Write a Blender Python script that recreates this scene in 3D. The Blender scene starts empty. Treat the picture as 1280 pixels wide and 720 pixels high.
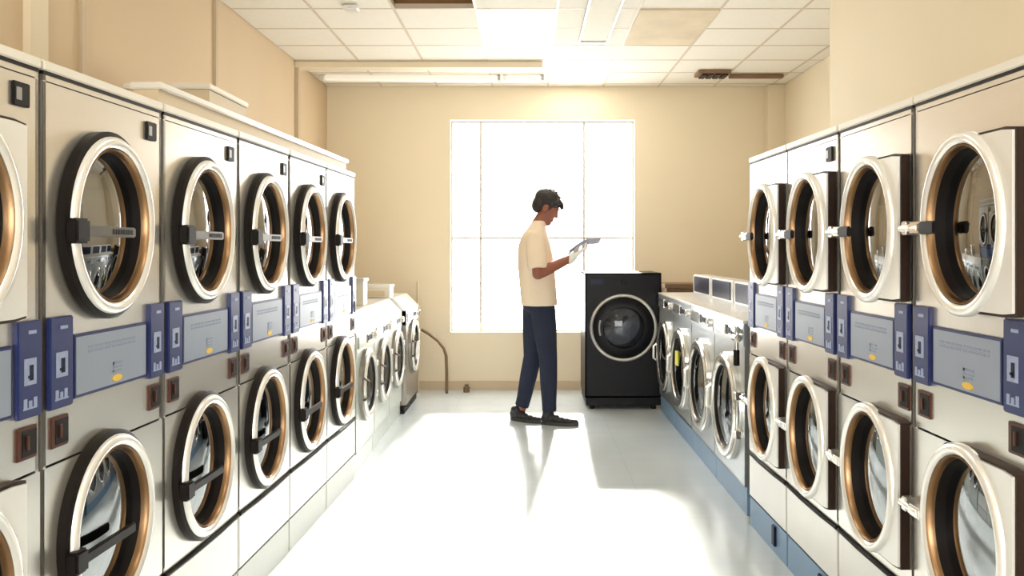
import bpy, bmesh, math, random
from mathutils import Vector, Matrix
random.seed(4)
sc = bpy.context.scene
COL = sc.collection
PI = math.pi

# ------------------------------------------------------------------ materials
def mat(name, color, rough=0.5, metal=0.0, noise=0.0, nscale=8.0, bump=0.0, bscale=60.0, stretch=None, emit=None, coat=0.0, spec=0.5):
    m = bpy.data.materials.new(name); m.use_nodes = True
    nt = m.node_tree; b = nt.nodes['Principled BSDF']
    b.inputs['Base Color'].default_value = (*color, 1)
    b.inputs['Roughness'].default_value = rough
    b.inputs['Metallic'].default_value = metal
    b.inputs['Specular IOR Level'].default_value = spec
    b.inputs['Coat Weight'].default_value = coat
    tc = nt.nodes.new('ShaderNodeTexCoord')
    src = tc.outputs['Object']
    if stretch:
        mp = nt.nodes.new('ShaderNodeMapping'); mp.inputs['Scale'].default_value = stretch
        nt.links.new(src, mp.inputs['Vector']); src = mp.outputs['Vector']
    n = nt.nodes.new('ShaderNodeTexNoise'); n.inputs['Scale'].default_value = nscale
    n.inputs['Detail'].default_value = 4
    nt.links.new(src, n.inputs['Vector'])
    mx = nt.nodes.new('ShaderNodeMix'); mx.data_type = 'RGBA'
    k = 1 - noise
    mx.inputs[6].default_value = (color[0]*k, color[1]*k, color[2]*k, 1)
    mx.inputs[7].default_value = (min(1, color[0]*(1+noise*.5)), min(1, color[1]*(1+noise*.5)), min(1, color[2]*(1+noise*.5)), 1)
    nt.links.new(n.outputs['Fac'], mx.inputs[0]); nt.links.new(mx.outputs[2], b.inputs['Base Color'])
    if bump:
        n2 = nt.nodes.new('ShaderNodeTexNoise'); n2.inputs['Scale'].default_value = bscale
        nt.links.new(src, n2.inputs['Vector'])
        bp = nt.nodes.new('ShaderNodeBump'); bp.inputs['Strength'].default_value = bump; bp.inputs['Distance'].default_value = 0.01
        nt.links.new(n2.outputs['Fac'], bp.inputs['Height']); nt.links.new(bp.outputs['Normal'], b.inputs['Normal'])
    if emit:
        b.inputs['Emission Color'].default_value = (*emit[0], 1); b.inputs['Emission Strength'].default_value = emit[1]
    return m

def glass_mat(name, tint, gloss_min, gloss_max, rough=0.02):
    m = bpy.data.materials.new(name); m.use_nodes = True
    nt = m.node_tree; nt.nodes.clear()
    out = nt.nodes.new('ShaderNodeOutputMaterial')
    tr = nt.nodes.new('ShaderNodeBsdfTransparent'); tr.inputs['Color'].default_value = (*tint, 1)
    gl = nt.nodes.new('ShaderNodeBsdfGlossy'); gl.inputs['Roughness'].default_value = rough
    gl.inputs['Color'].default_value = (.93, .96, 1, 1)
    fr = nt.nodes.new('ShaderNodeLayerWeight'); fr.inputs['Blend'].default_value = .35
    mr = nt.nodes.new('ShaderNodeMapRange')
    mr.inputs['To Min'].default_value = gloss_min; mr.inputs['To Max'].default_value = gloss_max
    nt.links.new(fr.outputs['Fresnel'], mr.inputs['Value'])
    mx = nt.nodes.new('ShaderNodeMixShader')
    nt.links.new(mr.outputs['Result'], mx.inputs['Fac'])
    nt.links.new(tr.outputs[0], mx.inputs[1]); nt.links.new(gl.outputs[0], mx.inputs[2])
    nt.links.new(mx.outputs[0], out.inputs['Surface'])
    return m

M = {}
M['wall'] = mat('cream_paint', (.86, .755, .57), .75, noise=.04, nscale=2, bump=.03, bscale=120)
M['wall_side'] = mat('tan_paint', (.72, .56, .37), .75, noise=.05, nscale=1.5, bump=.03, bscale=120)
M['trim'] = mat('trim_paint', (.62, .50, .35), .6, noise=.05)
M['tile'] = mat('ceiling_tile', (.90, .86, .77), .9, noise=.05, nscale=30, bump=.1, bscale=200)
M['stain'] = mat('stained_tile', (.80, .68, .50), .9, noise=.25, nscale=5)
M['tbar'] = mat('ceiling_grid_bar', (.66, .57, .45), .5)
M['plenum'] = mat('bare_plenum_board', (.36, .20, .09), .9, noise=.3, nscale=6)
M['lamp'] = mat('lamp_diffuser', (.95, .93, .88), .6, emit=((1, .93, .80), 2.6))
M['lamp_soft'] = mat('strip_diffuser', (.95, .93, .88), .6, emit=((1, .92, .78), .12))
M['steel'] = mat('dryer_steel', (.82, .79, .74), .27, .8, noise=.06, nscale=3, stretch=(1, 1, 30))
M['steel_white'] = mat('white_enamel', (.86, .85, .82), .28, .25, noise=.04)
M['cap'] = mat('cream_enamel', (.84, .80, .72), .4, .1)
M['chrome'] = mat('polished_rim', (.90, .88, .84), .16, .85, noise=.05, nscale=20)
M['whitering'] = mat('rim_white_metal', (.92, .90, .86), .22, .45, noise=.03)
M['bronze'] = mat('bronze_bevel', (.34, .20, .10), .28, .85, noise=.25, nscale=12)
M['black'] = mat('black_rubber', (.010, .007, .006), .5, noise=.2, spec=.2)
M['brownblack'] = mat('dark_brown_shade_and_slat', (.028, .013, .008), .5, noise=.3, spec=.25)  # painted shade of door housings and dryer gaps; also real vent slats
M['drum'] = mat('drum_steel', (.16, .17, .18), .35, .8, noise=.3, nscale=40)
M['blue'] = mat('blue_label_plastic', (.026, .038, .15), .35, noise=.25, nscale=25)
M['bluelite'] = mat('pale_blue_print', (.34, .40, .60), .4, noise=.3, nscale=60)
M['placard'] = mat('pale_placard', (.30, .345, .44), .35, noise=.08, nscale=10)
M['print'] = mat('grey_print', (.24, .29, .40), .5)
M['yellow'] = mat('yellow_sticker', (.85, .55, .06), .5, noise=.1)
M['lemon'] = mat('lemon_sticker', (.88, .80, .10), .5, noise=.1)
M['copper'] = mat('coin_slot_brown', (.11, .036, .02), .35, .3, noise=.4, nscale=15)
M['plinthblue'] = mat('blue_plinth_paint', (.22, .36, .55), .4, noise=.12, nscale=5)
M['plinthlit'] = mat('pale_lit_plinth', (.70, .72, .70), .4, noise=.08)  # overexposed light on the left plinths put into the colour
M['washer'] = mat('washer_steel', (.55, .58, .60), .28, .75, noise=.12, nscale=4, stretch=(1, 1, 12))
M['washer_pale'] = mat('pale_green_grey_enamel', (.62, .66, .62), .3, .3, noise=.08)
M['washer_dark'] = mat('aged_steel', (.34, .31, .27), .3, .6, noise=.2)
M['navy'] = mat('navy_display', (.008, .011, .04), .35, noise=.1, spec=.2)
M['bluedrum'] = mat('blue_drum', (.06, .09, .20), .3, .5, noise=.2)
M['blackmach'] = mat('black_enamel', (.006, .0055, .007), .35, noise=.1, spec=.15)
M['silver'] = mat('silver_rim', (.62, .61, .58), .3, .7)
M['glass'] = glass_mat('door_glass', (.62, .68, .72), .30, .9)
M['washglass'] = glass_mat('washer_glass', (.40, .45, .48), .12, .75)
M['darkglass'] = glass_mat('smoked_glass', (.35, .35, .38), .03, .30)
M['blueglass'] = glass_mat('blue_washer_glass', (.45, .52, .68), .05, .38)
M['handlegrey'] = mat('dark_handle_metal', (.10, .085, .07), .35, .5)
M['pane'] = glass_mat('window_glass', (.98, .99, 1), .02, .5)
M['winframe'] = mat('pale_window_frame', (.50, .485, .45), .5)
M['pipe'] = mat('brown_pipe', (.20, .13, .07), .4, .3)
M['wood'] = mat('brown_wood', (.24, .14, .07), .5, noise=.3, nscale=4, stretch=(1, 1, 8))
M['card'] = mat('cream_board', (.84, .80, .70), .6, noise=.04)
M['beige'] = mat('beige_sheet_metal', (.70, .58, .40), .5, noise=.05)
M['grey'] = mat('grey_metal', (.35, .34, .32), .4, .5)
M['skin'] = mat('skin', (.26, .085, .05), .5, noise=.1, nscale=12)
M['hair'] = mat('hair', (.018, .013, .012), .55, noise=.4, nscale=90, bump=.6, bscale=70)
M['shirt'] = mat('cream_cotton', (.80, .66, .50), .9, noise=.05, nscale=6, bump=.25, bscale=14)
M['denim'] = mat('navy_denim', (.009, .014, .036), .85, noise=.3, nscale=25, bump=.2, bscale=18)
M['shoe'] = mat('black_shoe', (.012, .011, .012), .55, noise=.2)
M['sole'] = mat('dark_sole', (.05, .045, .045), .7)
M['glove'] = mat('white_cotton', (.78, .76, .72), .85, noise=.05)
M['paper'] = mat('pale_lilac_paper', (.46, .44, .55), .6, noise=.05)

def floor_mat():
    m = bpy.data.materials.new('pale_vinyl_floor'); m.use_nodes = True
    nt = m.node_tree; b = nt.nodes['Principled BSDF']
    tc = nt.nodes.new('ShaderNodeTexCoord')
    n = nt.nodes.new('ShaderNodeTexNoise'); n.inputs['Scale'].default_value = 1.3; n.inputs['Detail'].default_value = 5
    nt.links.new(tc.outputs['Object'], n.inputs['Vector'])
    r = nt.nodes.new('ShaderNodeValToRGB')
    r.color_ramp.elements[0].position = .35; r.color_ramp.elements[0].color = (.56, .62, .65, 1)
    r.color_ramp.elements[1].position = .7; r.color_ramp.elements[1].color = (.64, .69, .71, 1)
    nt.links.new(n.outputs['Fac'], r.inputs['Fac'])
    br = nt.nodes.new('ShaderNodeTexBrick'); br.inputs['Scale'].default_value = 1.0
    br.offset = 0; br.inputs['Mortar Size'].default_value = .002
    br.inputs['Brick Width'].default_value = .61; br.inputs['Row Height'].default_value = .61
    nt.links.new(tc.outputs['Object'], br.inputs['Vector'])
    nt.links.new(r.outputs['Color'], br.inputs['Color1']); nt.links.new(r.outputs['Color'], br.inputs['Color2'])
    br.inputs['Mortar'].default_value = (.50, .56, .58, 1)
    nt.links.new(br.outputs['Color'], b.inputs['Base Color'])
    n2 = nt.nodes.new('ShaderNodeTexNoise'); n2.inputs['Scale'].default_value = 5
    nt.links.new(tc.outputs['Object'], n2.inputs['Vector'])
    mr = nt.nodes.new('ShaderNodeMapRange'); mr.inputs['To Min'].default_value = .14; mr.inputs['To Max'].default_value = .3
    nt.links.new(n2.outputs['Fac'], mr.inputs['Value']); nt.links.new(mr.outputs['Result'], b.inputs['Roughness'])
    return m
M['floor'] = floor_mat()

# ------------------------------------------------------------------ mesh builder
class MB:
    def __init__(self): self.v = []; self.f = []; self.mi = []; self.mat = 0
    def add(self, vs, fs):
        o = len(self.v); self.v += [tuple(p) for p in vs]
        self.f += [tuple(i+o for i in f) for f in fs]; self.mi += [self.mat]*len(fs)
        return self
    def box(self, x0, x1, y0, y1, z0, z1, b=0.0):
        if b <= 0:
            vs = [(x, y, z) for z in (z0, z1) for y in (y0, y1) for x in (x0, x1)]
            return self.add(vs, [(0,2,3,1), (4,5,7,6), (0,1,5,4), (2,6,7,3), (0,4,6,2), (1,3,7,5)])
        bm = bmesh.new()
        bmesh.ops.create_cube(bm, size=1)
        bmesh.ops.scale(bm, vec=(x1-x0, y1-y0, z1-z0), verts=bm.verts)
        bmesh.ops.translate(bm, vec=((x0+x1)/2, (y0+y1)/2, (z0+z1)/2), verts=bm.verts)
        bmesh.ops.bevel(bm, geom=bm.edges[:], offset=b, segments=2, affect='EDGES')
        return self.bm(bm)
    def bm(self, bm, mtx=None):
        bm.verts.index_update()
        vs = [(mtx @ v.co if mtx else v.co.copy()) for v in bm.verts]
        self.add(vs, [[v.index for v in f.verts] for f in bm.faces]); bm.free(); return self
    def lathe(self, prof, cx=0, cz=0, seg=56, close=False, sx=1.0, sz=1.0):
        """profile of (radius, y) turned about the y axis through (cx, cz)"""
        n = len(prof); vs = []; fs = []
        for r, y in prof:
            for k in range(seg):
                a = 2*PI*k/seg; vs.append((cx+r*math.cos(a)*sx, y, cz+r*math.sin(a)*sz))
        m = n if close else n-1
        for i in range(m):
            j = (i+1) % n
            for k in range(seg):
                l = (k+1) % seg
                fs.append((i*seg+k, i*seg+l, j*seg+l, j*seg+k))
        return self.add(vs, fs)
    def disc(self, r, y, cx, cz, seg=56, dome=0.0, rings=6):
        prof = [(r*(1-i/rings), y-dome*(1-(1-i/rings)**2)) for i in range(rings)] + [(1e-4, y-dome)]
        return self.lathe(prof, cx, cz, seg)
    def prism(self, pts, axis, a0, a1):
        """pts: 2-D outline; extruded along axis x"""
        n = len(pts)
        if axis == 'x': vs = [(a, p[0], p[1]) for a in (a0, a1) for p in pts]
        elif axis == 'y': vs = [(p[0], a, p[1]) for a in (a0, a1) for p in pts]
        else: vs = [(p[0], p[1], a) for a in (a0, a1) for p in pts]
        fs = [tuple(range(n)), tuple(range(2*n-1, n-1, -1))]
        fs += [(i, (i+1) % n + 0, (i+1) % n + n, i+n) for i in range(n)]
        return self.add(vs, fs)
    def tube(self, pts, r, seg=12, caps=True):
        pts = [Vector(p) for p in pts]; n = len(pts); rings = []
        rr = r if isinstance(r, (list, tuple)) else [r]*n
        t0 = (pts[1]-pts[0]).normalized(); ref = Vector((0, 0, 1)) if abs(t0.z) < .8 else Vector((0, 1, 0))
        a = t0.cross(ref).normalized()
        for i in range(n):
            t = (pts[min(i+1, n-1)] - pts[max(i-1, 0)]).normalized()
            a = (a - t*a.dot(t)).normalized(); b = t.cross(a)
            rings.append([pts[i] + (a*math.cos(2*PI*k/seg) + b*math.sin(2*PI*k/seg))*rr[i] for k in range(seg)])
        vs = [p for ring in rings for p in ring]; fs = []
        for i in range(n-1):
            for k in range(seg):
                l = (k+1) % seg; fs.append((i*seg+k, i*seg+l, (i+1)*seg+l, (i+1)*seg+k))
        if caps: fs += [tuple(range(seg)), tuple(range(n*seg-1, (n-1)*seg-1, -1))]
        return self.add(vs, fs)
    def build(self, name, m, parent=None, smooth=False, bevel=0):
        me = bpy.data.meshes.new(name); me.from_pydata(self.v, [], self.f)
        ms = m if isinstance(m, (list, tuple)) else [m]
        for q in ms: me.materials.append(q)
        for p, i in zip(me.polygons, self.mi): p.material_index = min(i, len(ms)-1)
        bm = bmesh.new(); bm.from_mesh(me); bmesh.ops.recalc_face_normals(bm, faces=bm.faces); bm.to_mesh(me); bm.free()
        if smooth:
            for p in me.polygons: p.use_smooth = True
            try: me.set_sharp_from_angle(angle=math.radians(38))
            except Exception: pass
        o = bpy.data.objects.new(name, me); COL.objects.link(o)
        if parent: o.parent = parent
        if bevel:
            md = o.modifiers.new('bevel', 'BEVEL'); md.width = bevel; md.segments = 2; md.limit_method = 'ANGLE'
        return o

def tag(o, label=None, cat=None, group=None, kind=None):
    if label: o['label'] = label
    if cat: o['category'] = cat
    if group: o['group'] = group
    if kind: o['kind'] = kind
    return o
def empty(name, loc=(0, 0, 0), rz=0.0):
    o = bpy.data.objects.new(name, None); COL.objects.link(o); o.location = loc; o.rotation_euler = (0, 0, rz)
    o.empty_display_size = .1
    return o
def copy_tree(o, parent=None):
    c = o.copy(); COL.objects.link(c); c.parent = parent
    for ch in list(o.children): copy_tree(ch, c)
    return c
def struct(o): o['kind'] = 'structure'; return o

# ------------------------------------------------------------------ room
XL, XR, XR2, YB, YF, ZC = -1.93, 1.78, 2.43, 8.14, -3.6, 2.91
struct(MB().box(XL-.2, XR2+.2, YF-.2, YB+.2, -.12, 0).build('floor', M['floor']))
# back wall with window opening
WX0, WX1, WZ0, WZ1 = -.745, 1.025, .553, 2.59
b = MB()
b.box(XL-.2, WX0, YB, YB+.18, 0, ZC+.5); b.box(WX1, XR2+.2, YB, YB+.18, 0, ZC+.5)
b.box(WX0, WX1, YB, YB+.18, 0, WZ0); b.box(WX0, WX1, YB, YB+.18, WZ1, ZC+.5)
struct(b.build('wall_back', M['wall']))
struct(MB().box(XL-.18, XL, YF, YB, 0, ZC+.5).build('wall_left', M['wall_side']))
b = MB(); b.box(XR, XR2+.2, YF, 5.0, 0, ZC+.5)
struct(b.build('wall_right', M['wall']))
b = MB(); b.box(XR2, XR2+.2, 5.0, YB, 0, ZC+.5)
struct(b.build('wall_right_recess', M['wall']))
# unseen front wall behind the camera; glazing added to light the machine fronts
FX0, FX1, FZ1 = -1.6, 1.45, 2.55
b = MB()
b.box(XL-.2, FX0, YF-.15, YF, 0, ZC+.5); b.box(FX1, XR2+.2, YF-.15, YF, 0, ZC+.5)
b.box(FX0, FX1, YF-.15, YF, FZ1, ZC+.5); b.box(FX0, FX1, YF-.15, YF, 0, .3)
struct(b.build('wall_front', M['wall']))

def window(name, x0, x1, z0, z1, y0, y1, vs, hs, fr=.035, bar=.024):
    root = empty(name, ((x0+x1)/2, (y0+y1)/2, z0)); root['kind'] = 'structure'
    ox, oy, oz = root.location
    f = MB(); ym = (y0+y1)/2
    for a, c in ((x0, x0+fr), (x1-fr, x1)): f.box(a-ox, c-ox, y0-oy, y1-oy, 0, z1-oz)
    for a, c in ((z0, z0+fr), (z1-fr, z1)): f.box(x0+fr-ox, x1-fr-ox, y0-oy, y1-oy, a-oz, c-oz)
    f.build('window_frame', M['winframe'], root)
    g = MB()
    for v in vs: g.box(v-bar/2-ox, v+bar/2-ox, ym-.016-oy, ym+.016-oy, fr, z1-fr-oz)
    for h in hs: g.box(x0+fr-ox, x1-fr-ox, ym-.014-oy, ym+.014-oy, h-bar/2-oz, h+bar/2-oz)
    g.build('window_bar', M['winframe'], root)
    MB().box(x0+fr-ox, x1-fr-ox, ym-.002-oy, ym+.002-oy, fr, z1-fr-oz).build('window_pane', M['pane'], root)
    return root
window('window_1', WX0, WX1, WZ0, WZ1, YB+.10, YB+.15, [-.46, .545], [1.455], fr=.014, bar=.02)
window('added_front_window', FX0, FX1, .3, FZ1, YF-.10, YF-.05, [-.6, .45], [2.0])

# ceiling: lay-in tiles with one tile missing
gx = [XL + .53*i for i in range(-1, 10)]
gy = [7.99 - .5*i for i in range(-1, 25)]
LIGHTS = {(-.34, 5.49), (-.34, 5.99), (.19, 6.99), (.19, 7.49), (-.34, 2.99), (-.34, 3.49), (-.34, .49), (-.34, .99), (-.34, -2.01), (-.34, -1.51)}
def near(a, b): return abs(a-b) < .02
t = MB()
for x in gx:
    for y in gy:
        x0, x1, y0, y1 = max(x, XL), min(x+.53, XR2), max(y, YF), min(y+.5, YB)
        if x1-x0 < .02 or y1-y0 < .02: continue
        if any(near(x, a) and near(y, c) for a, c in LIGHTS): continue
        if near(x, -.87) and near(y, 4.99): continue
        t.mat = 0
        z = ZC
        if near(x, .72) and (near(y, 5.49) or near(y, 5.99)): t.mat = 2; z = ZC-.012 if near(y, 5.49) else ZC
        t.box(x0+.006, x1-.006, y0+.006, y1-.006, z, z+.02)
t.mat = 1
for x in gx:
    if XL < x < XR2: 
        for s, e in ((YF, YB),): t.box(x-.009, x+.009, s, e, ZC-.003, ZC+.03)
for y in gy:
    if YF < y < YB: t.box(XL, XR2, y-.009, y+.009, ZC-.002, ZC+.03)
t.mat = 3
t.box(XL, XR2, YF, YB, ZC+.42, ZC+.46)  # unseen slab over the tiles, added to block light from above
# boarding round the missing tile
t.box(-.88, -.33, 5.50, 5.52, ZC+.03, ZC+.42); t.box(-.89, -.87, 4.98, 5.52, ZC+.03, ZC+.42); t.box(-.34, -.32, 4.98, 5.52, ZC+.03, ZC+.42)
struct(t.build('ceiling', [M['tile'], M['tbar'], M['stain'], M['plenum']]))

# trims, baseboards
struct(MB().box(XL, .12, 7.02, 7.14, ZC-.055, ZC-.004).build('trim_1', M['wall']))
struct(MB().box(XL, XL+.03, 7.02, 7.08, 0, ZC-.055).build('trim_2', M['trim']))
struct(MB().box(XL, XL+.018, 5.20, 5.235, 0, ZC-.004).build('trim_3', M['trim']))
struct(MB().box(XL, XL+.018, 3.64, 3.675, 0, ZC-.004).build('trim_4', M['trim']))
struct(MB().box(XL, XL+.03, 3.24, 3.36, 0, ZC-.004).build('trim_5', M['wall']))
struct(MB().box(2.27, XR2, 8.02, YB, 0, ZC-.004).build('trim_6', M['wall']))
struct(MB().box(XL+.03, 2.27, YB-.015, YB, 0, .085).build('baseboard_back', M['trim']))
struct(MB().box(XR2-.015, XR2, 5.0, 8.02, 0, .085).build('baseboard_right', M['trim']))

# ceiling things
def panel_light(x, y, label):
    r = empty('ceiling_light', (x+.265, y+.5, ZC)); tag(r, label, 'ceiling light', 'lay-in ceiling light panels')
    f = MB(); f.box(-.258, .258, -.494, -.474, -.004, .03); f.box(-.258, .258, .474, .494, -.004, .03)
    f.box(-.258, -.243, -.474, .474, -.004, .03); f.box(.243, .258, -.474, .474, -.004, .03)
    f.build('frame', M['cap'], r)
    MB().box(-.243, .243, -.474, .474, .002, .012).build('diffuser', M['lamp'], r)
    return r
panel_light(-.34, 5.49, 'glowing white ceiling light panel nearer the camera, beside the missing tile')
panel_light(.19, 6.99, 'glowing white ceiling light panel farther back, above the window top')
for yy, w in ((2.99, 'overhead'), (.49, 'above the camera'), (-2.01, 'behind the camera by the front wall')):  # unseen panels added to brighten the near part of the room
    panel_light(-.34, yy, 'unseen ceiling light panel %s, added to light the near area' % w)

def strip(x0, x1, label):
    r = empty('ceiling_strip_light', ((x0+x1)/2, 7.62, ZC-.003)); h = (x1-x0)/2
    tag(r, label, 'ceiling light', 'surface strip lights near the back wall')
    MB().box(-h+.02, h-.02, -.05, .05, -.045, .0035, .008).build('diffuser', M['lamp_soft'], r)
    for s in (-1, 1):
        MB().box(s*h-.012, s*h+.012, -.056, .056, -.05, 0, .004).build('end_cap', M['grey'] if s > 0 else M['cap'], r)
strip(-1.84, -.26, 'long white ceiling strip light in the left rear corner, above the back wall')
strip(-.21, .13, 'short white ceiling strip light beside the end of the long one')

# narrow framed access panel
r = empty('ceiling_panel', (.485, 5.6, ZC-.004)); tag(r, 'narrow white ceiling panel outlined by a thin dark frame', 'ceiling panel')
MB().box(-.095, .095, -1.6, .70, -.010, -.001).build('panel', M['tile'], r)
f = MB(); f.box(-.11, -.095, -1.6, .715, -.018, -.001); f.box(.095, .11, -1.6, .715, -.018, -.001); f.box(-.095, .095, .70, .715, -.018, -.001)
f.build('frame', M['grey'], r)
# hanging vent
r = empty('ceiling_vent', (1.62, 7.45, ZC-.004)); tag(r, 'small dark louvred ceiling vent hanging by the right rear corner', 'vent')
f = MB(); f.box(-.14, .14, -.10, .10, -.03, 0); f.build('frame', M['wood'], r)
for i in range(4):
    a = -.105+i*.06
    MB().prism([(-.085, -.045), (.085, -.045), (.085, -.030), (-.085, -.030)], 'x', a, a+.045).build('slat', M['brownblack'], r)
f = MB(); f.box(-.24, .24, -.03, .03, -.035, 0, .005); o = f.build('ceiling_shadow_line', M['wood']); o.location = (2.03, 7.55, ZC-.004)  # brown strip stands in for the shadow line beside the vent
tag(o, 'thin brown strip imitating a shadow line on the ceiling in the right rear corner', 'shadow line')
# detector
r = empty('smoke_detector', (-1.13, 5.42, ZC-.004)); tag(r, 'small white square detector on a ceiling tile, upper left', 'smoke detector')
MB().box(-.05, .05, -.05, .05, -.03, 0, .01).build('housing', M['steel_white'], r)
# light rail slot
o = MB().box(-.15, .15, -.02, .02, -.02, 0, .004).build('ceiling_slot', M['cap']); o.location = (-.06, 5.36+.1, ZC-.006)
bpy.data.objects.remove(o)

# ------------------------------------------------------------------ dryers
H = 1.79; DEP = .60; UZ, LZ = 1.42, .63; RB = .19
DX, SX, SZ = 0.0, .90, 1.03
def squash(o, z):
    for ob in [o]+list(o.children_recursive):
        if ob.type == 'MESH':
            for v in ob.data.vertices: v.co.x = v.co.x*SX+DX; v.co.z = z+(v.co.z-z)*SZ
def dryer_body(w, dep):
    b = MB(); hw = w/2
    gap = .008; x0, x1 = -hw+gap, hw-gap
    b.mat = 0
    b.box(x0, x0+.012, 0, dep, .36, H-.02); b.box(x1-.012, x1, 0, dep, .36, H-.02)
    b.box(x0, x1, dep-.012, dep, .36, H-.02); b.box(x0, x1, 0, dep, H-.035, H-.02)
    b.box(x0, x1, 0, dep, .36, .372)
    def holed(z0, z1, cz, y):
        n = 56; vs = []; fs = []
        for k in range(n):
            a = 2*PI*k/n; c, s = math.cos(a), math.sin(a)
            vs.append((.186*c+DX, y, cz+RB*s))
            # project onto the rectangle
            tx = ((x1 if c > 0 else x0)/c) if abs(c) > 1e-6 else 1e9
            tz = (((z1-cz) if s > 0 else (z0-cz))/s) if abs(s) > 1e-6 else 1e9
            q = min(tx, tz); vs.append((q*c, y, cz+q*s))
        for k in range(n):
            l = (k+1) % n; fs.append((2*k, 2*l, 2*l+1, 2*k+1))
        m = len(vs)
        # corners
        for cx, czz in ((x1, z1), (x0, z1), (x0, z0), (x1, z0)):
            vs.append((cx, y, czz))
            ang = math.atan2(czz-cz, cx) % (2*PI); k = int(ang/(2*PI/n)); l = (k+1) % n
            fs.append((2*k+1, 2*l+1, len(vs)-1))
        b.add(vs, fs)
    holed(.845, 1.752, UZ, 0.0)
    holed(.372, .838, LZ, -.004)
    b.box(x0, x1, -.004, 0, .838, .840)
    return b
def dryer_door(root, name, z, style, lower):
    """children: the door and everything that swings with it"""
    fr = -.036
    g = MB()
    if style == 'plate':
        g.box(-.232, .262, -.030, -.0045, z-.222, z+.222, .004)
        g.lathe([(.19, -.005), (.236, -.005), (.238, -.030), (.19, -.030)], 0, z, close=True)
    else:
        g.lathe([(.185, -.0045), (.240, -.0045), (.240, -.026), (.228, fr+.004), (.19, fr+.004)], 0, z)
    if style == 'plate':
        # housing rebuilt as a frame with hole; dark brown paints the plate's side shade
        g = MB(); n = 56; vs = []; fs = []
        X0, X1, Z0, Z1 = -.225, .262, -.215, .215
        for y in (-.0045, -.030):
            for k in range(n):
                a = 2*PI*k/n; c, s = math.cos(a), math.sin(a)
                q = 1/max(abs(c)/(X1 if c > 0 else -X0), abs(s)/Z1)
                q = min(q, 1e3)
                rr = max(q*1.0, .0)
                # rounded towards the circle on the latch side
                if c < 0: rr = min(rr, .236)
                vs.append((.19*c, y, z+.19*s)); vs.append((rr*c, y, z+rr*s))
        m = 2*n
        for k in range(n):
            l = (k+1) % n
            fs += [(m+2*k, m+2*l, m+2*l+1, m+2*k+1), (2*k+1, 2*l+1, m+2*l+1, m+2*k+1), (2*k, 2*l, 2*l+1, 2*k+1)]
        g.add(vs, fs)
    door = g.build(name, M['brownblack'] if style == 'plate' else M['black'], root, smooth=True)
    if style == 'plate':
        p = MB(); n = 56; vs = []; fs = []
        X0, X1, Z1 = -.225, .255, .208
        for y in (-.030, -.037):
            for k in range(n):
                a = 2*PI*k/n; c, s = math.cos(a), math.sin(a)
                q = 1/max(abs(c)/(X1 if c > 0 else -X0), abs(s)/Z1)
                if c < 0: q = min(q, .232)
                vs.append((.19*c, y, z+.19*s)); vs.append((q*c, y, z+q*s))
        m = 2*n
        for k in range(n):
            l = (k+1) % n
            fs += [(m+2*k, m+2*l, m+2*l+1, m+2*k+1), (2*k+1, 2*l+1, m+2*l+1, m+2*k+1), (2*k, 2*l, m+2*l, m+2*k)]
        p.add(vs, fs); p.build('door_plate', M['steel_white'], door)
        fr = -.041
    r = MB(); r.lathe([(.199, fr+.012), (.199, fr-.002), (.204, fr-.008), (.212, fr-.011), (.220, fr-.009), (.227, fr-.001), (.228, fr+.014)], 0, z, close=True)
    r.build('door_ring', M['whitering'], door, smooth=True)
    r = MB(); r.lathe([(.200, fr+.006), (.194, fr-.003), (.189, fr+.004), (.187, fr+.018)], 0, z, seg=56)
    r.build('inner_bevel', M['bronze'], door, smooth=True)
    r = MB(); r.lathe([(.188, fr+.016), (.184, .0), (.178, .03), (.165, .034)], 0, z)
    r.build('door_seal', M['black'], door, smooth=True)
    MB().disc(.1845, .004, 0, z, dome=.018).build('door_glass', M['glass'], door, smooth=True)
    hz = z-(.03 if lower else .018)
    if style == 'plate':
        e = -.100 if DX > 0 else -.03
        c = MB(); c.box(-.258+e*.3, -.216, -.058, -.030, z-.018, z+.012, .005); c.tube([(-.262+e, -.045, z-.004), (-.228, -.050, z-.004)], .010)
        c.box(-.272+e*.8, -.240+e*.8, -.050, -.0042, z-.022, z+.016, .003)
        c.build('latch', M['chrome'], door, smooth=True)
        if not lower:
            h = MB(); h.box(-.205, -.11, -.062, -.046, z-.022, z+.012, .004)
            h.build('handle', M['black'], door)
    else:
        h = MB(); h.box(-.246, -.188, fr-.024, fr+.006, hz-.028, hz+.028, .006)
        h.box(-.19, .075, fr-.020, fr-.006, hz-.013, hz+.013, .003)
        ho = h.build('handle', M['black'] if lower else M['handlegrey'], door)
        if not lower:
            q = MB()
            for i in range(8):
                q.box(-.055+i*.014, -.055+i*.014+(.010 if i % 3 else .007), fr-.0215, fr-.0198, hz-.006, hz+.007)
            q.build('handle_marking', M['black'], ho)
            q = MB(); q.box(-.25, -.184, fr-.026, fr+.004, hz-.030, hz+.030, .006)
            q.build('handle_bracket', M['black'], ho)
    squash(door, z)
    return door

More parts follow.
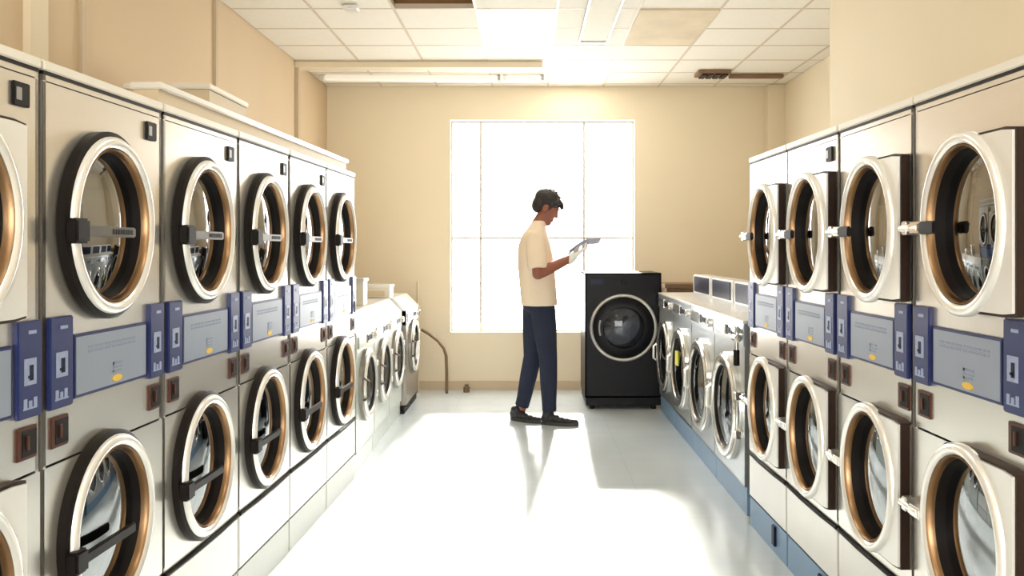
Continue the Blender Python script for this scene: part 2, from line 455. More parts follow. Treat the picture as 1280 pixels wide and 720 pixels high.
def side_label(root, x, w, z0, z1, flip):
    p = MB().box(x-w/2, x+w/2, -.014, -.0002, z0, z1, .003).build('side_label', M['blue'], root)
    q = MB(); q.box(x-w*.28, x+w*.22, -.0155, -.0138, z0+.075, z0+.135)
    q.build('label_window', M['bluelite'], p); q = MB(); q.box(x-w*.32, x+w*.26, -.0150, -.0138, z0+.020, z0+.024)
    for i in range(3): q.box(x-w*.3+i*.018, x-w*.3+i*.018+.011, -.0155, -.0138, z0+.022, z0+.045-.006*(i % 2))
    q.build('label_print', M['bluelite'], p)
    MB().box(x-w*.1, x+w*.22, -.0155, -.0138, z1-.03, z1-.022).build('label_mark', M['bluelite'], p)
    q = MB(); q.box(x-w*.08, x+w*.08, -.0165, -.0152, z0+.085, z0+.12); q.box(x-w*.14, x+w*.05, -.0165, -.0152, z0+.09, z0+.097)
    q.build('label_symbol', M['navy'], p)
def make_dryer(w, style, plinth, display, blocks, lock=False):
    global DX, SX
    DX, SX = (-.033, .90) if style == 'round' or plinth == 'plinthlit' else (.040, .86)
    root = empty('stacked_dryer')
    dryer_body(w, DEP).build('body', M['steel'], root)
    hw = w/2-.008
    MB().box(-w/2+.0005, -hw, .008, DEP, 0, H-.025).build('gap_shade_strip', M['brownblack'], root)  # dark strips fill the gaps between dryers to imitate their shade
    MB().box(hw, w/2-.0005, .008, DEP, 0, H-.025).build('gap_shade_strip', M['brownblack'], root)
    for nm, zz in (('upper_drum', UZ), ('lower_drum', LZ)):
        d = MB(); d.lathe([(.176, .055), (.25, .07), (.25, .5), (.12, .52), (1e-4, .52)], 0, zz, seg=48)
        for k in range(3):
            a = .6+k*2*PI/3; c, s = math.cos(a), math.sin(a)
            d.add([(.25*math.cos(a-.1), .08, zz+.25*math.sin(a-.1)), (.25*math.cos(a+.1), .08, zz+.25*math.sin(a+.1)), (.19*c, .1, zz+.19*s),
                   (.25*math.cos(a-.1), .5, zz+.25*math.sin(a-.1)), (.25*math.cos(a+.1), .5, zz+.25*math.sin(a+.1)), (.19*c, .48, zz+.19*s)],
                  [(0, 2, 5, 3), (1, 4, 5, 2), (0, 1, 2), (3, 5, 4)])
        squash(d.build(nm, M['drum'], root, smooth=True), zz)
    dryer_door(root, 'upper_door', UZ, style, False)
    dryer_door(root, 'lower_door', LZ, style, True)
    c = MB(); c.box(-hw-.003, hw+.003, -.006, DEP, H-.012, H+.012, .003); c.build('top_cap', M['cap'], root)
    c = MB(); c.box(-hw, hw, -.002, DEP-.01, H-.021, H-.012); c.build('top_gasket', M['black'], root)
    # lower access panel and gasket line
    c = MB(); c.box(-hw, hw, .004, DEP-.01, .348, .36); c.tube([(-hw, -.002, .354), (-hw*.4, -.004, .350), (hw*.4, -.004, .350), (hw, -.002, .354)], .009, 8)
    c.build('panel_gasket', M['black'], root)
    MB().box(-hw, hw, -.004, DEP-.01, .148, .345, .003).build('access_panel', M['steel_white'], root)
    MB().box(-hw, hw, .0, DEP-.02, 0, .138).build('plinth', M[plinth], root)
    MB().box(-hw, hw, .006, DEP-.03, .138, .148).build('plinth_joint', M['black'], root)
    if blocks:
        MB().box(.10, .14, -.012, .0, .035, .125, .003).build('foot_bracket', M['navy'], root)
    # centre controls
    p = MB().box(-hw+.115, hw-.105, -.008, -.0002, .985, 1.145, .002).build('placard_frame', M['blue'], root)
    q = MB().box(-hw+.123, hw-.113, -.0095, -.0078, .993, 1.137).build('placard', M['placard'], p)
    q = MB()
    random.seed(9)
    for r_ in range(2):
        x = -.12
        while x < .11:
            l = random.uniform(.012, .035); q.box(x, min(x+l, .12), -.0103, -.0093, 1.105-r_*.012, 1.110-r_*.012); x += l+.007
    q.box(-.121, .121, -.0101, -.0093, 1.1005, 1.1015); q.box(-.121, .121, -.0101, -.0093, 1.098, 1.1055) if False else None
    q.build('placard_print', M['print'], p); q = MB()
    q.box(.0, .05, -.0103, -.0093, 1.045, 1.052); q.box(.0, .008, -.0103, -.0093, 1.025, 1.052); q.box(.008, .05, -.0103, -.0093, 1.035, 1.040); q.box(.0, .045, -.0103, -.0093, 1.025, 1.030)
    q.build('placard_emblem', M['print'], p)
    MB().lathe([(.026, -.0092), (.025, -.0112), (1e-4, -.0112)], .022, 1.008, seg=24, sz=.36).build('yellow_sticker', M['yellow'], p)
    side_label(root, -hw+.056, .094, .975, 1.195, 0)
    side_label(root, hw-.050, .086, .975, 1.195, 1)
    for x in (-hw+.062, hw-.048):
        s = MB().box(x-.038, x+.034, -.006, -.0002, .880, .955, .002).build('coin_slot', M['copper'], root)
        MB().box(x-.022, x+.030, -.0075, -.0055, .888, .947).build('slot_opening', M['black'], s)
        MB().box(x-.009, x-.001, -.012, -.0072, .902, .935, .001).build('coin_lever', M['copper'], s)
    if display:
        z = 1.705
        s = MB().box(hw-.100, hw-.042, -.008, -.0002, z-.027, z+.027, .002).build('display', M['black'], root)
        MB().box(hw-.092, hw-.074, -.0092, -.0078, z-.014, z+.014).build('display_button', M['grey'], s)
    if lock:
        s = MB(); s.lathe([(.030, -.001), (.030, -.012), (.022, -.018), (1e-4, -.018)], hw-.05, 1.02, seg=20, sz=1.35); s.build('lock', M['black'], root, smooth=True)
    return root

AL, AR = 1.214, 1.172
def left_pose(s): return (-AL+.0377*s, s, 0), math.atan2(1, .0377)
def right_pose(s): return (AR-.0189*s, s, 0), math.atan2(-1, .0189)
WL, WR = .606, .57
LL = [
 'nearest steel stacked dryer on the left, cut off by the photo edge',
 'large steel stacked dryer on the left, second from the camera, round doors fully in frame',
 'steel stacked dryer, third from the camera in the left row',
 'steel stacked dryer, fourth from the camera in the left row',
 'steel stacked dryer, fifth from the camera in the left row',
 'farthest steel stacked dryer of the left row, next to the low washers']
proto = None
for i in range(6):
    s = 1.376 + WL*(i+.5)
    if i == 0: o = make_dryer(WL, 'plate', 'plinthlit', True, False)
    elif i == 1: o = proto = make_dryer(WL, 'round', 'plinthlit', True, False)
    elif i == 5: o = make_dryer(WL, 'round', 'plinthlit', False, False, lock=True)
    else: o = copy_tree(proto)
    p, a = left_pose(s); o.location = p; o.rotation_euler = (0, 0, a)
    tag(o, LL[i], 'dryer', 'stacked dryers in the left row')
RL = [
 'nearest steel stacked dryer on the right, cut off by the photo edge',
 'second steel stacked dryer from the camera on the right, chrome latches, no display',
 'third steel stacked dryer on the right, with a small dark display near its top',
 'farthest steel stacked dryer of the right row, beside the low steel washers']
proto = None
for i in range(4):
    s = 1.90 + WR*(i+.5)
    if i == 0: o = proto = make_dryer(WR, 'plate', 'plinthblue', False, True)
    elif i == 2: o = make_dryer(WR, 'plate', 'plinthblue', True, True)
    else: o = copy_tree(proto)
    p, a = right_pose(s); o.location = p; o.rotation_euler = (0, 0, a)
    tag(o, RL[i], 'dryer', 'stacked dryers in the right row')

# duct and beige box on top of the left row
o = MB().box(-1.18, 1.18, -.03, .05, 0, .062).build('cable_duct', M['beige'])
MB().box(-1.19, 1.19, -.045, .06, .062, .084, .004).build('duct_cover', M['steel_white'], o)
s = 3.87; p, a = left_pose(s); o.location = (p[0]-.09, p[1], H+.012); o.rotation_euler = (0, 0, a)
tag(o, 'long white cable duct lying along the tops of the left dryers', 'duct')
r = empty('vent_box', (-1.60, 4.05, H+.012)); tag(r, 'beige sheet metal box on top of the left dryers against the wall', 'vent box')
MB().box(-.20, .17, -.25, .25, 0, .27, .004).build('body', M['beige'], r)
MB().box(-.21, .18, -.26, .26, .27, .295, .004).build('lid', M['cap'], r)

# ------------------------------------------------------------------ washers
def make_washer(w, h, body, plinth, dr, dz, slope, dep, drum='drum', kick=.145, pad=True):
    root = empty('front_load_washer'); hw = w/2-.004; n = 48
    b = MB()
    z0 = kick; zf = h-.0 if not slope else h
    ho = dr*.84
    b.box(-hw, -hw+.01, 0, dep, z0, h); b.box(hw-.01, hw, 0, dep, z0, h); b.box(-hw, hw, dep-.01, dep, z0, h); b.box(-hw, hw, 0, dep, z0, z0+.01)
    vs = []; fs = []; z1 = h-.12
    for k in range(n):
        a = 2*PI*(k+.5)/n; c, s = math.cos(a), math.sin(a)
        q = min(hw/abs(c), ((z1-dz) if s > 0 else (dz-z0))/abs(s))
        vs.append((ho*c, 0, dz+ho*s)); vs.append((q*c, 0, dz+q*s))
    for k in range(n):
        l = (k+1) % n; fs.append((2*k, 2*l, 2*l+1, 2*k+1))
    for cx, cz in ((hw, z1), (-hw, z1), (-hw, z0), (hw, z0)):
        vs.append((cx, 0, cz)); ang = math.atan2(cz-dz, cx) % (2*PI)
        k = int((ang/(2*PI/n)) - .5) % n; l = (k+1) % n; fs.append((2*k+1, 2*l+1, len(vs)-1))
    b.add(vs, fs)
    b.build('body', M[body], root)
    MB().box(-hw, hw, .012, dep-.02, 0, kick, 0).build('plinth', M[plinth], root)
    # control fascia
    if slope:
        c = MB(); c.prism([(-.004, h-.118), (-.004, h), (.10, h+.105), (.11, h+.105), (.11, h-.118)], 'x', -hw, hw)
        cp = c.build('control_panel', M['steel_white'], root)
        MB().box(-hw, hw, .112, dep, h+.0, h+.105, .004).build('top', M['steel_white'], root)
    else:
        c = MB(); c.box(-hw, hw, -.008, .03, h-.118, h-.002, .004)
        cp = c.build('control_panel', M[body], root)
        t = MB(); t.box(-hw, hw, -.012, dep, h-.0005, h+.014, .004); t.build('top', M['steel_white'], root)
    yk = -.010
    k = MB(); k.lathe([(.026, yk+.004), (.026, yk-.016), (.020, yk-.022), (1e-4, yk-.022)], hw-.07, h-.06, seg=20); k.build('dial', M['chrome'], cp, smooth=True)
    for i in range(3):
        MB().box(.03+i*.05, .06+i*.05, yk-.004, yk+.004, h-.075, h-.045, .002).build('button', M['navy'], cp)
    MB().box(-hw+.03, -.04, yk-.005, yk+.004, h-.095, h-.025, .003).build('soap_drawer', M['chrome'] if not slope else M['washer_pale'], cp)
    MB().box(-.02, .015, yk-.003, yk+.003, h-.085, h-.035, .001).build('display', M['black'], cp)
    # door
    f = MB(); f.lathe([(dr*.86, -.001), (dr+.015, -.001), (dr+.015, -.022), (dr*.95, -.034), (dr*.86, -.034)], 0, dz)
    d = f.build('door', M['chrome' if not slope else 'washer_dark'], root, smooth=True)
    q = MB(); q.lathe([(dr*.80, -.034), (dr*.86, -.042), (dr*.98, -.040), (dr, -.030), (dr*.80, -.026)], 0, dz, close=True); q.build('door_ring', M['chrome' if not slope else 'whitering'], d, smooth=True)
    q = MB(); q.lathe([(dr*.81, -.036), (dr*.76, -.01), (dr*.72, .03)], 0, dz); q.build('door_seal', M['black'], d, smooth=True)
    MB().disc(dr*.785, -.018, 0, dz, dome=.022).build('door_glass', M['blueglass' if slope else 'washglass'], d, smooth=True)
    q = MB(); q.tube([(-dr-.005, -.03, dz+.07), (-dr-.002, -.06, dz+.05), (-dr-.002, -.06, dz-.05), (-dr-.005, -.03, dz-.07)], .011 if not slope else .008); q.build('handle', M['chrome' if not slope else 'handlegrey'], d, smooth=True)
    q = MB(); q.box(dr-.01, dr+.035, -.04, -.001, dz+.08, dz+.12, .004); q.box(dr-.01, dr+.035, -.04, -.001, dz-.12, dz-.08, .004); q.build('hinge', M['chrome'], d)
    q = MB(); q.lathe([(dr*.72, .03), (dr*.95, .06), (dr*.95, .4), (dr*.3, .43), (1e-4, .43)], 0, dz, seg=40); q.build('drum', M[drum], root, smooth=True)
    if pad:
        c = MB(); c.box(-hw+.015, hw-.015, .28, .40, h+.0145, h+.165, .006); cc = c.build('console', M['steel_white'], root)
        MB().box(-hw+.07, hw-.07, .274, .282, h+.028, h+.152, .002).build('console_display', M['navy'], cc)
    return root
WW = .70
names = ['steel front loading washer nearest the right dryers', 'steel front loading washer, second from the right dryers',
         'steel front loading washer with a yellow sticker on its round door', 'steel front loading washer at the end of the row by the black dryer']
proto = None
for i in range(4):
    s = 4.30 + WW*(i+.5)
    o = make_washer(WW, .975, 'washer', 'plinthblue', .275, .50, False, .62) if i in (0, 2) else copy_tree(proto)
    if i == 0:
        proto = washer_one = o
    if i == 2:
        st = MB().box(-.03, .055, -.046, -.036, .525, .625, .001).build('yellow_sticker', M['lemon'], o)
    o.location = (1.10, s, 0); o.rotation_euler = (0, 0, -PI/2)
    tag(o, names[i], 'washing machine', 'low steel washers in the right row')

v = MB(); v.tube([(0, 0, -.06), (0, 0, .06)], .012); v.tube([(-.03, 0, .0), (.03, 0, .0)], .02); v.box(-.035, .02, -.02, .02, .03, .055, .006)
ob = v.build('valve', M['chrome'], washer_one, smooth=True); ob.location = (.318, -.035, .90)
MB().tube([(0, 0, -.14), (0, 0, -.06)], .016).build('valve_grip', M['black'], ob, smooth=True)


WN = ['pale low washer beside the farthest left dryer', 'pale low washer in the middle of the left group of three', 'pale low washer with a box on its top, third past the left dryers']
proto = None
for i in range(3):
    s = 5.075 + .61*(i+.5)
    o = copy_tree(proto) if proto else make_washer(.61, .845, 'washer_pale', 'washer_pale', .215, .50, True, .58, 'bluedrum', .12, False)
    proto = proto or o
    o.location = (-1.03, s, 0); o.rotation_euler = (0, 0, PI/2)
    tag(o, WN[i], 'washing machine', 'pale low washers in the left row')
o = make_washer(.76, .845, 'washer_dark', 'black', .22, .52, True, .58, 'bluedrum', .06, False)
o.location = (-1.0, 7.32, 0); o.rotation_euler = (0, 0, PI/2)
tag(o, 'dull brown-grey low washer at the far left end, a white rag on its door', 'washing machine')

# rag hung over the handle of the far washer
n = 10; m = 12; vs = []; fs = []
for sgn, off in ((0, 0), (1, .004)):
    for j in range(m+1):
        for i in range(n+1):
            u = i/n-.5; v = j/m
            vs.append((.006*math.sin(u*18+v*3)+off+.012*(1-v), u*(.12+.03*v), -v*(.15+.02*math.cos(u*9))))
k = (n+1)*(m+1)
for j in range(m):
    for i in range(n):
        a = j*(n+1)+i; fs += [(a, a+1, a+n+2, a+n+1), (k+a, k+a+n+1, k+a+n+2, k+a+1)]
for j in range(m):
    for i in (0, n): a = j*(n+1)+i; fs.append((a, a+n+1, k+a+n+1, k+a))
for i in range(n):
    for j in (0, m): a = j*(n+1)+i; fs.append((a, a+1, k+a+1, k+a))
o = MB().add(vs, fs).build('cleaning_rag', M['glove'], smooth=True); o.location = (-.930, 7.09, .585)
tag(o, 'white cleaning rag hanging from the door handle of the far left washer', 'rag')

# boxes on left washers
def carton(loc, sx, sy, sz, label):
    r = empty('soap_box', loc); tag(r, label, 'box')
    MB().box(-sx/2, sx/2, -sy/2, sy/2, 0, sz, .004).build('body', M['card'], r)
    MB().box(-sx/2-.008, sx/2+.008, -sy/2-.008, sy/2+.008, sz, sz+.022, .004).build('lid', M['steel_white'], r)
    p = MB().box(-sx*.32, sx*.32, -sy/2-.004, -sy/2, sz*.2, sz*.7, .001).build('front_label', M['beige'], r)
carton((-1.29, 6.10, .951), .24, .16, .17, 'taller cream box with white lid on the left washers, nearer the dryers')
carton((-1.24, 7.02, .951), .22, .20, .085, 'low white box on top of the far left washer')

# pipes at the back left
o = MB().tube([(-1.0, 7.93, .60), (-.93, 7.93, .56), (-.84, 7.93, .49), (-.785, 7.93, .42), (-.765, 7.93, .35), (-.76, 7.93, .2), (-.76, 7.93, 0)], .014).build('drain_pipe', M['pipe'], smooth=True)
tag(o, 'brown bent pipe running from behind the left machines down to the floor', 'pipe')
o = MB().tube([(-1.04, 8.0, 0), (-1.04, 8.0, 1.04)], .012)
o.tube([(-1.04, 7.96, .80), (-1.04, 8.04, .80)], .02)
o = o.build('water_pipe', M['beige'], smooth=True)
tag(o, 'thin upright tan pipe against the back wall behind the far left washer', 'pipe')
f = MB(); f.tube([(-.58, 8.0, 0), (-.58, 8.0, .05)], .03); f.tube([(-.58, 8.0, .05), (-.58, 8.0, .075)], .018)
o = f.build('floor_drain_cap', M['pipe'], smooth=True); tag(o, 'small dark pipe cap on the floor by the back wall under the window', 'pipe cap')

# wooden cabinet behind the washers
r = empty('wooden_cabinet', (1.50, 7.94, 0)); tag(r, 'low brown wooden cabinet against the back wall beside the black dryer', 'cabinet')
MB().box(-.23, .24, -.17, .17, 0, .99).build('body', M['wood'], r)
MB().box(-.25, .26, -.19, .19, .99, 1.03, .004).build('worktop', M['wood'], r)

# ------------------------------------------------------------------ black dryer
r = empty('black_dryer', (.803, 7.14, 0)); tag(r, 'free-standing black dryer with a round silver-rimmed door, at the end of the aisle', 'dryer')
hw, hh, cz = .322, 1.15, .69
b = MB(); b.box(-hw, hw, 0, .60, .04, hh, .012); 
b = MB(); n = 48
b.box(-hw, -hw+.012, .012, .60, .10, hh-.001); b.box(hw-.012, hw, .012, .60, .10, hh-.001); b.box(-hw, hw, .59, .60, .10, hh-.001)
b.box(-hw, hw, .012, .60, hh-.012, hh); b.box(-hw, hw, .012, .6, .10, .112)
vs = []; fs = []
for k in range(n):
    a = 2*PI*(k+.5)/n; c, s = math.cos(a), math.sin(a)
    q = min(hw/abs(c), ((hh-cz) if s > 0 else (cz-.10))/abs(s))
    vs.append((.2*c, .012, cz+.2*s)); vs.append((q*c, .012, cz+q*s))
for k in range(n):
    l = (k+1) % n; fs.append((2*k, 2*l, 2*l+1, 2*k+1))
for cx, z in ((hw, hh), (-hw, hh), (-hw, .10), (hw, .10)):
    vs.append((cx, .012, z)); k = int(((math.atan2(z-cz, cx) % (2*PI))/(2*PI/n))-.5) % n; fs.append((2*k+1, 2*((k+1) % n)+1, len(vs)-1))
b.add(vs, fs); b.build('body', M['blackmach'], r)
cp = MB().box(-hw+.012, hw-.012, -.004, .013, 1.02, hh-.012, .004).build('control_panel', M['blackmach'], r)
MB().lathe([(.022, -.003), (.022, -.02), (.018, -.026), (1e-4, -.026)], 0, 1.075, seg=20).build('dial', M['blackmach'], cp, smooth=True)
MB().box(-.27, -.17, -.007, -.003, 1.055, 1.095, .001).build('display', M['navy'], cp)
d = MB().lathe([(.20, .011), (.262, .011), (.262, -.012), (.20, -.02)], 0, cz).build('door', M['blackmach'], r, smooth=True)
MB().lathe([(.256, -.008), (.260, -.022), (.270, -.028), (.280, -.024), (.285, -.010), (.284, .009), (.256, .009)], 0, cz, close=True, seg=64).build('door_ring', M['silver'], d, smooth=True)
MB().lathe([(.262, -.010), (.225, -.030), (.175, -.030), (.165, .0)], 0, cz, seg=64).build('door_frame', M['blackmach'], d, smooth=True)
MB().disc(.17, -.004, 0, cz, dome=.03).build('door_glass', M['darkglass'], d, smooth=True)
MB().lathe([(.165, .02), (.19, .05), (.19, .4), (1e-4, .42)], 0, cz).build('drum', M['drum'], r, smooth=True)
pts = [(.205*math.cos(a), -.034, cz+.205*math.sin(a)) for a in [PI*(.90+.02*i) for i in range(11)]]
MB().tube(pts, .008).build('handle', M['grey'], d, smooth=True)
MB().box(-hw+.006, hw-.006, -.002, .58, .035, .097, .004).build('kick_panel', M['blackmach'], r)
for sx in (-1, 1):
    for yy in (.05, .54):
        MB().lathe([(.022, 0), (.022, .036), (1e-4, .036)], 0, 0, seg=16)
        f = MB(); f.tube([(sx*.26, yy, 0), (sx*.26, yy, .036)], .022, 16); f.build('foot', M['black'], r, smooth=True)

# ------------------------------------------------------------------ person
class Blob:
    def __init__(self): self.m = MB()
    def ell(self, c, r, rot=None):
        bm = bmesh.new(); bmesh.ops.create_icosphere(bm, subdivisions=3, radius=1)
        mt = Matrix.Translation(c) @ (rot.to_4x4() if rot else Matrix.Identity(4)) @ Matrix.Diagonal((*((r,)*3 if not isinstance(r, tuple) else r), 1))
        self.m.bm(bm, mt); return self
    def chain(self, pts):
        pts = [(Vector(p), r) for p, r in pts]
        for p, r in pts: self.ell(p, r)
        for (p, r), (q, s) in zip(pts, pts[1:]):
            d = q-p
            if d.length < 1e-5: continue
            self.m.tube([p, q], [r, s], 20)
        return self
    def build(self, name, m, parent, voxel=.008, smooth=6, loc=(0, 0, 0)):
        o = self.m.build(name, m)
        md = o.modifiers.new('r', 'REMESH'); md.mode = 'VOXEL'; md.voxel_size = voxel; md.use_smooth_shade = True
        ms = o.modifiers.new('s', 'SMOOTH'); ms.iterations = smooth; ms.factor = .5
        dg = bpy.context.evaluated_depsgraph_get(); dg.update()
        me = bpy.data.meshes.new_from_object(o.evaluated_get(dg)); me.name = name
        for p in me.polygons: p.use_smooth = True
        me.materials.clear(); me.materials.append(m)
        o.modifiers.clear(); o.data = me
        if parent: o.parent = parent; o.matrix_parent_inverse = Matrix.Translation(-Vector(parent.location))
        return o
PX, PY = .09, 6.61
person = empty('person', (PX, PY, 0))
tag(person, 'dark-haired person in cream t-shirt and navy jeans standing, reading a pale paper sheet', 'person')
HR = Matrix.Rotation(math.radians(30), 3, 'Y')
HC = Vector((.148, PY, 1.675))
def hp(x, y, z): return HC + HR @ Vector((x, y, z))
B = Blob()
B.ell(hp(-.012, 0, .028), (.096, .075, .088), HR)
B.ell(hp(.028, 0, -.03), (.062, .057, .080), HR)
B.ell(hp(.052, 0, .012), (.042, .054, .05), HR)
B.chain([(hp(.02, 0, -.075), .042), (hp(.066, 0, -.098), .026)])
B.chain([(hp(.084, 0, .008), .009), (hp(.102, 0, -.028), .012)])
B.ell(hp(.084, 0, -.060), (.014, .024, .007), HR); B.ell(hp(.083, 0, -.072), (.013, .020, .007), HR)
for s in (-1, 1):
    B.ell(hp(-.004, s*.076, -.012), (.020, .010, .032), HR)
    B.ell(hp(.082, s*.026, .024), (.012, .022, .007), HR)
B.chain([((.125, PY, 1.62), .052), ((.09, PY, 1.56), .055), ((.065, PY, 1.50), .065)])
# torso, arms, legs inside the clothes
B.chain([((.06, PY, 1.46), .08), ((.06, PY, 1.2), .10), ((.07, PY, .98), .10)])
EN, WN_ = Vector((.075, 6.375, 1.165)), Vector((.335, 6.47, 1.285))
EF, WF = Vector((.11, 6.835, 1.17)), Vector((.355, 6.735, 1.29))
B.chain([((.065, 6.43, 1.44), .050), (EN, .043), (EN.lerp(WN_, .35), .044), (WN_, .029)])
B.chain([((.065, 6.79, 1.44), .050), (EF, .043), (EF.lerp(WF, .35), .044), (WF, .029)])
AN, AF = Vector((.165, 6.54, .085)), Vector((-.045, 6.69, .10))
B.chain([((.10, 6.54, .95), .075), ((.155, 6.54, .50), .05), (AN, .036)])
B.chain([((.07, 6.68, .95), .075), ((.035, 6.68, .52), .05), (AF, .036)])
B.build('body', M['skin'], person, voxel=.0055, smooth=3)
# hair: cap plus tousled locks
B = Blob()
B.ell(hp(-.024, 0, .056), (.110, .092, .082), HR)
B.ell(hp(-.064, 0, .005), (.062, .080, .084), HR)
random.seed(12)
for i in range(70):
    th = random.uniform(0, 2*PI); ph = random.uniform(0.1, 1.5)
    d = Vector((math.cos(th)*math.sin(ph), math.sin(th)*math.sin(ph)*.85, math.cos(ph)*.92))
    if d.x > .55 and d.z < .45: continue
    c = Vector((-.020, 0, .045)) + d*.096
    e = c + d*.014 + Vector((random.uniform(-.005, .022), random.uniform(-.018, .018), random.uniform(-.022, .012)))
    B.chain([(hp(*c), .012), (hp(*e), .005)])
for i in range(9):
    y = -.055+i*.0138
    B.chain([(hp(.055, y, .085), .020), (hp(.088, y*1.05, .078), .013), (hp(.108+.008*math.sin(i*2.1), y*1.1, .050+.01*math.cos(i*1.7)), .006)])
for s in (-1, 1):
    B.chain([(hp(.03, s*.070, .05), .016), (hp(.028, s*.078, .015), .010), (hp(.022, s*.077, -.012), .005)])
B.build('hair', M['hair'], person, voxel=.0055, smooth=2)
for s in (-1, 1):
    e = Blob(); e.ell(hp(.0865, s*.026, .004), (.006, .011, .005), HR)
    o = e.m.build('eye', M['black'], person, smooth=True); o.matrix_parent_inverse = Matrix.Translation(-Vector(person.location))
# t-shirt
T = MB(); secs = [(.915, .088, .140, .175), (.99, .082, .140, .172), (1.10, .074, .142, .172), (1.20, .064, .142, .180), (1.30, .056, .138, .190), (1.38, .050, .126, .200),
                  (1.44, .052, .108, .200), (1.485, .058, .088, .165), (1.52, .068, .070, .105), (1.555, .082, .058, .066), (1.575, .092, .050, .056)]
vs = []; fs = []; N = 40
for z, cx, hd, hwid in secs:
    for k in range(N):
        a = 2*PI*k/N
        ca, sa = math.cos(a), math.sin(a)
        ca = math.copysign(abs(ca)**.85, ca); sa = math.copysign(abs(sa)**.85, sa)
        w_ = 1 + .025*math.sin(a*7+z*9)*(1.35-z if z < 1.3 else 0)*2
        vs.append((cx+hd*ca*w_, PY+hwid*sa*w_, z))
for i in range(len(secs)-1):
    for k in range(N):
        l = (k+1) % N; fs.append((i*N+k, i*N+l, (i+1)*N+l, (i+1)*N+k))
fs += [tuple(range(N)), tuple(range(len(secs)*N-1, (len(secs)-1)*N-1, -1))]
B = Blob(); B.m.add(vs, fs)
def sleeve(sh, el):
    sh, el = Vector(sh), Vector(el); B.ell(sh, .076)
    B.m.tube([sh, sh.lerp(el, .5), sh.lerp(el, .86)], [.076, .078, .074], 24)
sleeve((.058, 6.445, 1.425), EN+Vector((0, 0, .0))); sleeve((.062, 6.775, 1.425), EF)
B.build('t_shirt', M['shirt'], person, voxel=.008, smooth=5)
# jeans
B = Blob()
B.ell((.075, PY, .93), (.125, .165, .085))
def leg(h, k, a, ro):
    h, k, a = Vector(h), Vector(k), Vector(a)
    pts = [(h, ro), (h.lerp(k, .4), ro*.93), (h.lerp(k, .8), .077), (k, .071), (k.lerp(a, .35), .068), (k.lerp(a, .8), .057), (a+Vector((0, 0, .02)), .056)]
    for p, r_ in pts[:-1]: B.ell(p, r_)
    B.m.tube([p for p, _ in pts], [r_ for _, r_ in pts], 24)
leg((.115, 6.545, .88), (.155, 6.54, .50), AN+Vector((0, 0, -.005)), .098)
leg((.055, 6.68, .88), (.035, 6.68, .50), AF+Vector((-.005, 0, -.01)), .098)
B.build('jeans', M['denim'], person, voxel=.008, smooth=5)
# shoes
def shoe(heel, ang, L):
    c, s = math.cos(ang), math.sin(ang)
    root = Vector(heel)
    def q(x, y, z): return root + Vector((x*c-y*s, x*s+y*c, z))
    B = Blob()
    for x, w_, h_ in ((.03, .034, .058), (.07, .036, .060), (.11, .038, .050), (.15, .042, .038), (.19, .044, .032), (.225, .040, .026), (.25, .030, .022)):
        B.ell(q(x*L/.28, 0, .022+h_*.45), (.036, w_, h_*.62+.006), Matrix.Rotation(ang, 3, 'Z'))
    B.ell(q(.05, 0, .085), (.045, .042, .035), Matrix.Rotation(ang, 3, 'Z'))
    up = B.build('shoe', M['shoe'], person, voxel=.006, smooth=3)
    pts = []
    for k in range(28):
        a = 2*PI*k/28; x = L/2 + (L/2+.006)*math.cos(a); y = (.040 + .010*math.cos(a))*math.sin(a)*1.05; v = q(x, y, 0); pts.append((v.x, v.y))
    so = MB().prism(pts, 'z', 0.0, .026).build('sole', M['sole'], up)
    so.matrix_parent_inverse = Matrix.Translation(-Vector(person.location)) 
    so.parent = up; so.matrix_parent_inverse = Matrix.Identity(4)
shoe((.105, 6.54, 0), math.radians(-12), .285)
shoe((-.135, 6.72, 0), math.radians(-32), .275)
# gloves with five fingers each, holding the sheet
def glove(w, to, up, side):
    w, to = Vector(w), Vector(to); ax = (to-w).normalized(); lat = Vector((0, 1, 0)) - ax*ax.y; lat.normalize(); nrm = ax.cross(lat).normalized()
    if nrm.z < 0: nrm = -nrm
    def q(a, l, n_): return w + ax*a + lat*l + nrm*n_
    B = Blob()
    B.chain([(q(-.03, 0, 0), .036), (q(.01, 0, 0), .032)])
    for l in (-.026, -.009, .009, .026): B.chain([(q(.015, l*.7, 0), .018), (q(.085, l, .0), .014)])
    for l, L in ((-.030, .062), (-.010, .075), (.011, .070), (.031, .054)):
        B.chain([(q(.085, l, 0), .0105), (q(.085+L*.5, l*1.05, -.004), .0098), (q(.085+L*.85, l*1.05, .010), .009), (q(.085+L*.95, l*1.02, .022), .0082)])
    B.chain([(q(.03, side*.028, .004), .015), (q(.06, side*.048, .022), .0125), (q(.095, side*.042, .036), .010)])
    B.build('glove', M['glove'], person, voxel=.004, smooth=2)
glove(WN_, WN_ + Vector((.10, .03, .075)), None, 1)
glove(WF, WF + Vector((.10, -.03, .070)), None, -1)
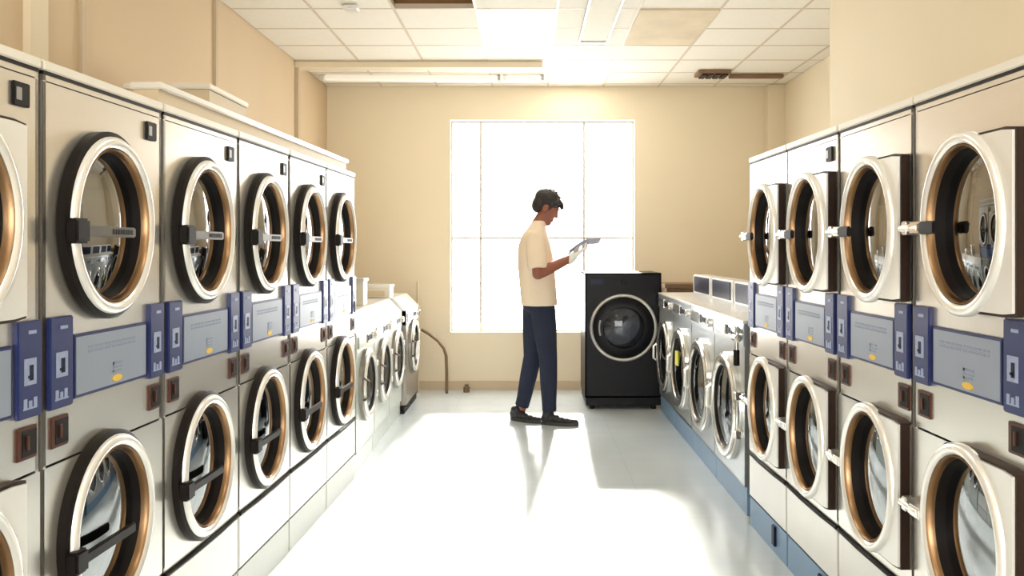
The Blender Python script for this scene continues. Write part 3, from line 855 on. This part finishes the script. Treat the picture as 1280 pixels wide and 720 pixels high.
# the sheet
prof = [(-.115, -.058), (-.06, -.016), (-.01, .016), (.03, .030), (.09, .031), (.13, .036)]
n = len(prof); vs = []; fs = []
for side, dz in ((0, 0), (1, .003)):
    for x, z in prof:
        for y in (-.13, 0, .13): vs.append((x, y, z+dz+.004*(1 if y else 0)))
K = n*3
for i in range(n-1):
    for j in range(2):
        a = i*3+j; fs += [(a, a+1, a+4, a+3), (K+a, K+a+3, K+a+4, K+a+1)]
for i in range(n-1):
    for j in (0, 2): a = i*3+j; fs.append((a, a+3, K+a+3, K+a))
for j in range(2):
    for i in (0, n-1): a = i*3+j; fs.append((a, a+1, K+a+1, K+a))
o = MB().add(vs, fs).build('paper_sheet', M['paper'], smooth=True); o.location = (.430, 6.60, 1.375); o.rotation_euler = (math.radians(-9), 0, 0)
tag(o, 'pale lilac sheet of paper held in both hands of the standing person', 'paper')

# ------------------------------------------------------------------ light
w = bpy.data.worlds.new('sky'); sc.world = w; w.use_nodes = True
bg = w.node_tree.nodes['Background']; bg.inputs['Color'].default_value = (1, .975, .93, 1); bg.inputs['Strength'].default_value = 5.5
sun = bpy.data.lights.new('sun', 'SUN'); sun.energy = 9.0; sun.angle = math.radians(4); sun.color = (1, .93, .80)
so = bpy.data.objects.new('sun', sun); COL.objects.link(so)
dirv = Vector((-.065, -1, -.45)); so.rotation_euler = dirv.to_track_quat('-Z', 'Y').to_euler(); so.location = (0, 12, 4)
def portal(name, x, y, z, sx, sz, rx):
    l = bpy.data.lights.new(name, 'AREA'); l.shape = 'RECTANGLE'; l.size = sx; l.size_y = sz
    o = bpy.data.objects.new(name, l); COL.objects.link(o); o.location = (x, y, z); o.rotation_euler = (rx, 0, 0); l.cycles.is_portal = True
portal('window_portal', (WX0+WX1)/2, YB+.17, (WZ0+WZ1)/2, WX1-WX0, WZ1-WZ0, -PI/2)
portal('added_front_portal', (FX0+FX1)/2, YF-.14, (.3+FZ1)/2, FX1-FX0, FZ1-.3, PI/2)

# ------------------------------------------------------------------ camera
cam = bpy.data.cameras.new('camera'); co = bpy.data.objects.new('camera', cam); COL.objects.link(co)
co.location = (0, 0, 1.36); co.rotation_euler = (PI/2, 0, 0)
cam.sensor_width = 36; cam.lens = 36*1060/1280
cam.shift_x = -20/1280; cam.shift_y = -50/1280
cam.clip_start = .02
sc.camera = co
sc.view_settings.view_transform = 'Standard'; sc.view_settings.look = 'None'
sc.view_settings.gamma = 1; sc.view_settings.use_curve_mapping = False
sc.view_settings.exposure = 1.05
